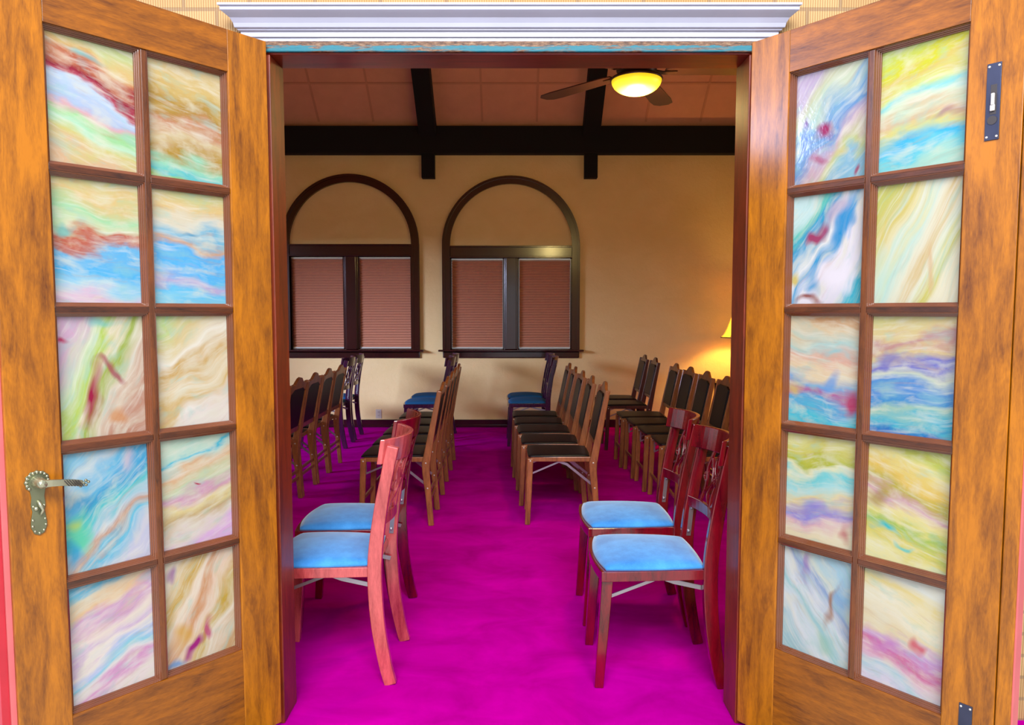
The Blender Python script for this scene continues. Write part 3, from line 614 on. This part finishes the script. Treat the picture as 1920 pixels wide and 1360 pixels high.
def fret_chair(label, group, woodm, seatm):
    t = thing('folding_chair', label, 'chair', group=group)
    rp = smooth_path(RP); rw = [.045+.009*math.sin(min(1, z/.8)*math.pi) for x, z in rp]
    for s in (-1, 1):
        y = s*.186; pl = ribbon_outline(rp, rw)
        b = nb(); prism(b, pl, XZ, y-.014, y+.014); leg = obj('rear_post', b, woodm, t, bevel=.004, segs=3)
        # pivot plate on the inner face of the post
        q = nb(); x_ = interp(RP, .56)
        strip(q, [(interp(RP, .50), y-s*.0155, .48), (interp(RP, .60), y-s*.0155, .61)], (.009, 0, 0), (0, .0015, 0))
        for z_ in (.50, .60): ball(q, (interp(RP, z_), y-s*.019, z_), .0075, (1, .7, 1))
        obj('pivot_plate', q, M['metal'], leg, label='zinc pivot plate with round bolts')
        fl = smooth_path([(-.236, 0), (-.222, .2), (-.207, .432)], 5); y2 = s*.178
        b = nb(); prism(b, ribbon_outline(fl, [.034+.010*i/(len(fl)-1) for i in range(len(fl))]), XZ, y2-.015, y2+.015)
        obj('front_leg', b, woodm, t, bevel=.004, segs=3)
        bracket(t, s*.160, (-.198, .345), (.182, .375), (.0, .422), M['metal'], s)
    # seat frame: bowed front rail and side rails
    b = nb(); N = 10
    for s in (-1, 1): strip(b, [(-.215, s*.205, .441), (.165, s*.182, .441)], (0, .010, 0), (0, 0, .019))
    strip(b, [(-.222-.020*(1-(2*k/N-1)**2), -.212+.424*k/N, .441) for k in range(N+1)], (.010, 0, 0), (0, 0, .019))
    strip(b, [(.160, -.185, .441), (.160, .185, .441)], (.009, 0, 0), (0, 0, .018))
    obj('seat_frame', b, woodm, t, bevel=.002)
    b = nb(); cushion(b, -.220, .168, .208, .184, .460, .022, .022); obj('seat', b, seatm, t, smooth=True)
    # crest rail bowed backward in the middle
    def X(y, z): return interp(RP, z) + .040 - .074*(y/.2)**2
    def curved(bm, z0, z1, hy, hth, off=0, n=16):
        pr = []
        for k in range(n+1):
            y = -hy+2*hy*k/n
            pr.append([bm.verts.new((X(y, z)+off+o_, y, z)) for z, o_ in ((z0, -hth), (z1, -hth), (z1, hth), (z0, hth))])
        for a, c in zip(pr, pr[1:]):
            for q in range(4): bm.faces.new([a[q], a[(q+1) % 4], c[(q+1) % 4], c[q]])
        bm.faces.new(pr[0]); bm.faces.new(pr[-1][::-1])
    b = nb(); curved(b, .858, .952, .204, .009); obj('crest_rail', b, woodm, t, bevel=.003)
    def X2(y, z): return interp(RP, z) + .024 - .040*(y/.18)**2
    Xs = X
    b = nb()
    pr = []
    for k in range(13):
        y = -.174+.348*k/12
        pr.append([b.verts.new((X2(y, .63)+o_, y, z)) for z, o_ in ((.608, -.008), (.652, -.008), (.652, .008), (.608, .008))])
    for a, c in zip(pr, pr[1:]):
        for q in range(4): b.faces.new([a[q], a[(q+1) % 4], c[(q+1) % 4], c[q]])
    b.faces.new(pr[0]); b.faces.new(pr[-1][::-1]); obj('lower_rail', b, woodm, t, bevel=.002)
    def XB(y, z):
        f = (z-.64)/.22; return X2(y, z)*(1-f)+X(y, z)*f
    b = nb()
    def fret(pts, w_=.006):
        pts = smooth_path(pts, 4); P3 = [(XB(y, z), y, z) for y, z in pts]
        def wv(i):
            a = pts[max(i-1, 0)]; c = pts[min(i+1, len(pts)-1)]; d = Vector((c[0]-a[0], c[1]-a[1])).normalized(); return (0, -d.y*w_, d.x*w_)
        strip(b, P3, wv, (.006, 0, 0))
    for s in (-1, 1):
        fret([(s*.10, .648), (s*.085, .72), (s*.10, .79), (s*.085, .862)], .007)
        fret([(s*.085, .69), (s*.04, .73), (s*.055, .78), (s*.085, .83)])
        fret([(s*.02, .648), (s*.055, .69), (s*.03, .74), (0, .758)])
        fret([(0, .758), (s*.035, .79), (s*.05, .83), (s*.02, .862)])
        fret([(s*.09, .735), (s*.11, .755), (s*.09, .775)])
    fret([(0, .648), (.008, .70), (-.008, .80), (0, .862)], .007)
    fret([(-.028, .758), (0, .785), (.028, .758), (0, .730), (-.028, .758)], .005)
    obj('fretwork_splat', b, woodm, t, bevel=.0015)
    return t
BP = [(.235, 0), (.219, .20), (.203, .36), (.202, .42), (.214, .48), (.250, .67), (.297, .908)]
def padded_chair(label, group, woodm):
    t = thing('folding_chair', label, 'chair', group=group)
    ang = math.atan2(.083, .428)
    def BK(y, s_, n_): # back plane: s_ along the post above z=.48, n_ behind it
        return (.214+s_*math.sin(ang)+n_*math.cos(ang), y, .48+s_*math.cos(ang)-n_*math.sin(ang))
    wd = [.036, .040, .050, .054, .050, .040, .032]
    for s in (-1, 1):
        y = s*.195
        b = nb(); prism(b, ribbon_outline(BP, wd), XZ, y-.013, y+.013); leg = obj('rear_post', b, woodm, t, bevel=.006, segs=3)
        for z in (.425, .255):
            q = nb(); ball(q, (interp(BP, z), y-.0135, z), .006, (1, .5, 1)); obj('rivet', q, M['screw'], leg, smooth=True)
        b = nb(); prism(b, ribbon_outline([(-.235, 0), (-.226, .2), (-.216, .452)], [.034, .038, .040]), XZ, s*.186-.013, s*.186+.013)
        fl = obj('front_leg', b, woodm, t, bevel=.006, segs=3)
        q = nb(); ball(q, (-.216, s*.186-.0135, .435), .006, (1, .5, 1)); obj('rivet', q, M['screw'], fl, smooth=True)
        bracket(t, s*.165, (-.205, .345), (.200, .27), (-.02, .425), M['metal'], s)
    b = nb()
    for s in (-1, 1): strip(b, [(-.205, s*.186, .447), (.195, s*.186, .447)], (0, .010, 0), (0, 0, .016))
    strip(b, [(-.205, -.19, .447), (-.205, .19, .447)], (.010, 0, 0), (0, 0, .016)); strip(b, [(.180, -.18, .447), (.180, .18, .447)], (.010, 0, 0), (0, 0, .016))
    obj('seat_frame', b, woodm, t, bevel=.003)
    b = nb(); cushion(b, -.232, .185, .208, .180, .463, .014, .006, k=.05, front=.004); obj('seat', b, M['vinyl'], t, smooth=True)
    for z in (.215, .165):
        b = nb(); x = interp(BP, z); strip(b, [(x, -.183, z), (x, .183, z)], (.007, 0, 0), (0, 0, .011)); obj('stretcher', b, woodm, t, bevel=.002)
    b = nb(); strip(b, [(-.228, -.175, .17), (-.228, .175, .17)], (.007, 0, 0), (0, 0, .011)); obj('stretcher', b, woodm, t, bevel=.002)
    # back pad
    b = nb(); prism(b, [(-.150, .085), (.150, .085), (.158, .10), (.158, .385), (.10, .405), (-.10, .405), (-.158, .385), (-.158, .10)], lambda p, q, r: BK(p, q, r), -.022, .010)
    obj('back_pad', b, M['vinyl'], t, bevel=.008, segs=3)
    b = nb(); out = [(-.183, .36), (-.183, .425), (-.15, .430), (-.10, .436), (-.075, .452), (-.04, .474), (0, .480), (.04, .474), (.075, .452), (.10, .436), (.15, .430), (.183, .425), (.183, .36), (.10, .395), (-.10, .395)]
    prism(b, out, lambda p, q, r: BK(p, q, r), -.009, .012); obj('crest_rail', b, woodm, t, bevel=.003)
    b = nb(); prism(b, [(-.183, .055), (.183, .055), (.183, .095), (-.183, .095)], lambda p, q, r: BK(p, q, r), -.009, .010); obj('lower_rail', b, woodm, t, bevel=.002)
    return t
used = set()
def place(proto, x, y, label, group, rz=0):
    o = proto if proto.name not in used else copy_tree(proto)
    used.add(o.name); used.add(proto.name)
    o.location = (x, y, 0); o.rotation_euler = (0, 0, R(rz)); o['label'] = label; o['group'] = group; return o
cf = fret_chair('x', 'x', M['cherry'], M['blue'])
cfp = fret_chair('x', 'x', M['cherry_lit'], M['blue'])
cd = fret_chair('x', 'x', M['cherry_dark'], M['blue_deep'])
cb_ = padded_chair('x', 'x', M['oakchair'])
cw = padded_chair('x', 'x', M['walnutchair'])
G = 'fret-back cherry folding chairs with blue seats just inside the doorway'
place(cf, .567, 2.858, 'nearest red cherry folding chair with light blue seat, beside the right door jamb', G)
place(cf, .575, 3.402, 'red cherry chair with light blue seat, directly behind the nearest one by the right jamb', G)
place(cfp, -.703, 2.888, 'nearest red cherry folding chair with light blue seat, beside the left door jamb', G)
place(cf, -.730, 3.362, 'red cherry chair with light blue seat, directly behind the nearest one by the left jamb', G)
G = 'light brown folding chairs with black padded seats in the room'
order = ['nearest', 'second', 'third', 'fourth', 'farthest']
cols = [('row just right of the aisle', [(.34, 4.98), (.305, 5.45), (.28, 5.92), (.257, 6.36), (.24, 6.80)]),
        ('row just left of the aisle', [(-.775, 4.97), (-.78, 5.40), (-.785, 5.84), (-.79, 6.28), (-.795, 6.72)]),
        ('far right row', [(1.34, 4.98), (1.31, 5.41), (1.285, 5.87), (1.265, 6.33), (1.235, 6.76)])]
for nm, L in cols:
    for i, (x, y) in enumerate(L):
        place(cb_, x, y, 'light brown padded chair, %s of five in the %s' % (order[i], nm), G, random.uniform(-1.2, 1.2))
for i, (x, y) in enumerate([(-1.862, 5.30), (-1.862, 5.73), (-1.862, 6.16), (-1.860, 6.59)]):
    place(cb_, x, y, 'light brown padded chair seen from behind, %s of four in the far left row' % ['nearest', 'second', 'third', 'farthest'][i], G, random.uniform(-1.2, 1.2))
G = 'dark fret-back folding chairs with deep blue seats along the far wall'
for nm, L in (('end of the row right of the aisle', [(.20, 7.82), (.19, 8.32)]), ('end of the row left of the aisle', [(-.905, 7.76), (-.905, 8.28)]), ('end of the far left row', [(-1.975, 7.70), (-1.985, 8.20)])):
    for i, (x, y) in enumerate(L):
        place(cd, x, y, 'dark fret-back chair at the %s, %s' % (nm, ['nearer one', 'the wall one'][i]), G)
G = 'dark brown folding chairs with black pads near the far right corner'
place(cw, 1.21, 7.62, 'dark brown chair with black seat behind the far right row, nearer of the two', G)
place(cw, 1.19, 8.12, 'dark brown chair with black seat behind the far right row, next to the wall', G)

# ------------------------------------------------------------ ceiling fan
FX, FY, FZ = .715, 4.27, 2.79
t = thing('ceiling_fan', 'dark five-blade ceiling fan with a glowing amber glass bowl light', 'ceiling fan', (FX, FY, FZ))
zc = ZE+SL*(FY-YF1)-FZ
b = nb(); tube(b, [(0, 0, .10), (0, 0, zc-.02)], .012, 12); obj('downrod', b, M['bronze'], t, smooth=True)
b = nb(); lathe(b, [(0, zc+.05), (.07, zc+.04), (.065, zc-.02), (.03, zc-.06), (0, zc-.06)], 28); obj('canopy', b, M['bronze'], t, smooth=True)
b = nb(); lathe(b, [(0, .14), (.04, .13), (.095, .10), (.115, .06), (.115, .02), (.09, -.005), (.07, -.02), (0, -.02)], 36); obj('motor_housing', b, M['bronze'], t, smooth=True)
b = nb(); lathe(b, [(.06, -.018), (.146, -.022), (.150, -.030), (.146, -.036), (.06, -.034)], 44); obj('light_fitter', b, M['bronze'], t, smooth=True)
for k in range(5):
    a = R(134-68*k if k < 3 else [0, 0, 0, 290, 212][k])
    b = nb(); out = [(.16, -.045), (.24, -.058), (.62, -.070), (.70, -.062), (.735, -.030), (.735, .030), (.70, .062), (.62, .070), (.24, .058), (.16, .045)]
    prism(b, out, lambda p, q, r: (p, q, r-q*.03), .012, .019)
    bl = obj('blade', b, M['bladewood'], t, bevel=.002); bl.rotation_euler = (0, 0, a)
    b = nb(); strip(b, [(.09, 0, .02), (.15, 0, .008), (.23, 0, .010)], (0, .022, 0), (0, 0, .004)); obj('blade_iron', b, M['bronze'], bl, bevel=.002)
b = nb(); lathe(b, [(.143-.0, -.002)] + [(.143*math.cos(q*math.pi/2/14), -.082*math.sin(q*math.pi/2/14)-.002) for q in range(1, 14)] + [(0, -.084)], 44)
obj('glass_bowl', b, M['bowl'], t, loc=(0, 0, -.032), smooth=True)
point('fan_bulb_light', (FX, FY, FZ-.22), 36, (1.0, .78, .30), .10)

# ------------------------------------------------------------ table lamp in the back right corner
LX, LY = 2.66, 8.52
t = thing('side_table', 'small dark side table in the far right corner under the lamp', 'table', (LX, LY, 0))
b = nb(); box(b, -.24, .24, -.24, .24, .585, .61); obj('table_top', b, M['casing'], t, bevel=.004)
for sx_ in (-1, 1):
    for sy_ in (-1, 1):
        b = nb(); box(b, sx_*.20-.017, sx_*.20+.017, sy_*.20-.017, sy_*.20+.017, 0, .585); obj('leg', b, M['casing'], t, bevel=.003)
t = thing('table_lamp', 'lit table lamp with a flared shade, glowing in the far right corner', 'lamp', (LX, LY, .61))
b = nb(); lathe(b, [(0, 0), (.08, 0), (.08, .02), (.03, .04), (.022, .09), (.055, .17), (.06, .23), (.03, .31), (.014, .35), (.012, .42), (0, .42)], 28); obj('base', b, M['bronze'], t, smooth=True)
b = nb(); prof = []
for k in range(13):
    f_ = k/12; prof.append((.20-.125*f_**.62-.0, .52+.285*f_))
lathe(b, prof, 40); sh = obj('lamp_shade', b, M['lampshade'], t, smooth=True)
b = nb(); lathe(b, [(.198, .515), (.203, .515), (.203, .525), (.198, .525), (.198, .515)], 40); lathe(b, [(.073, .80), (.085, .80), (.085, .810), (.073, .810), (.073, .80)], 30)
for k in range(8):
    a = 2*math.pi*k/8; tube(b, [((r_+.001)*math.cos(a), (r_+.001)*math.sin(a), z_) for r_, z_ in prof], .002, 6)
obj('shade_trim', b, M['bronze'], sh)
b = nb(); tube(b, [(0, 0, .42), (0, 0, .83)], .005, 8); ball(b, (0, 0, .84), .012); obj('harp', b, M['bronze'], t)
point('table_lamp_bulb', (LX, LY, .61+.66), 30, (1.0, .58, .14), .035)
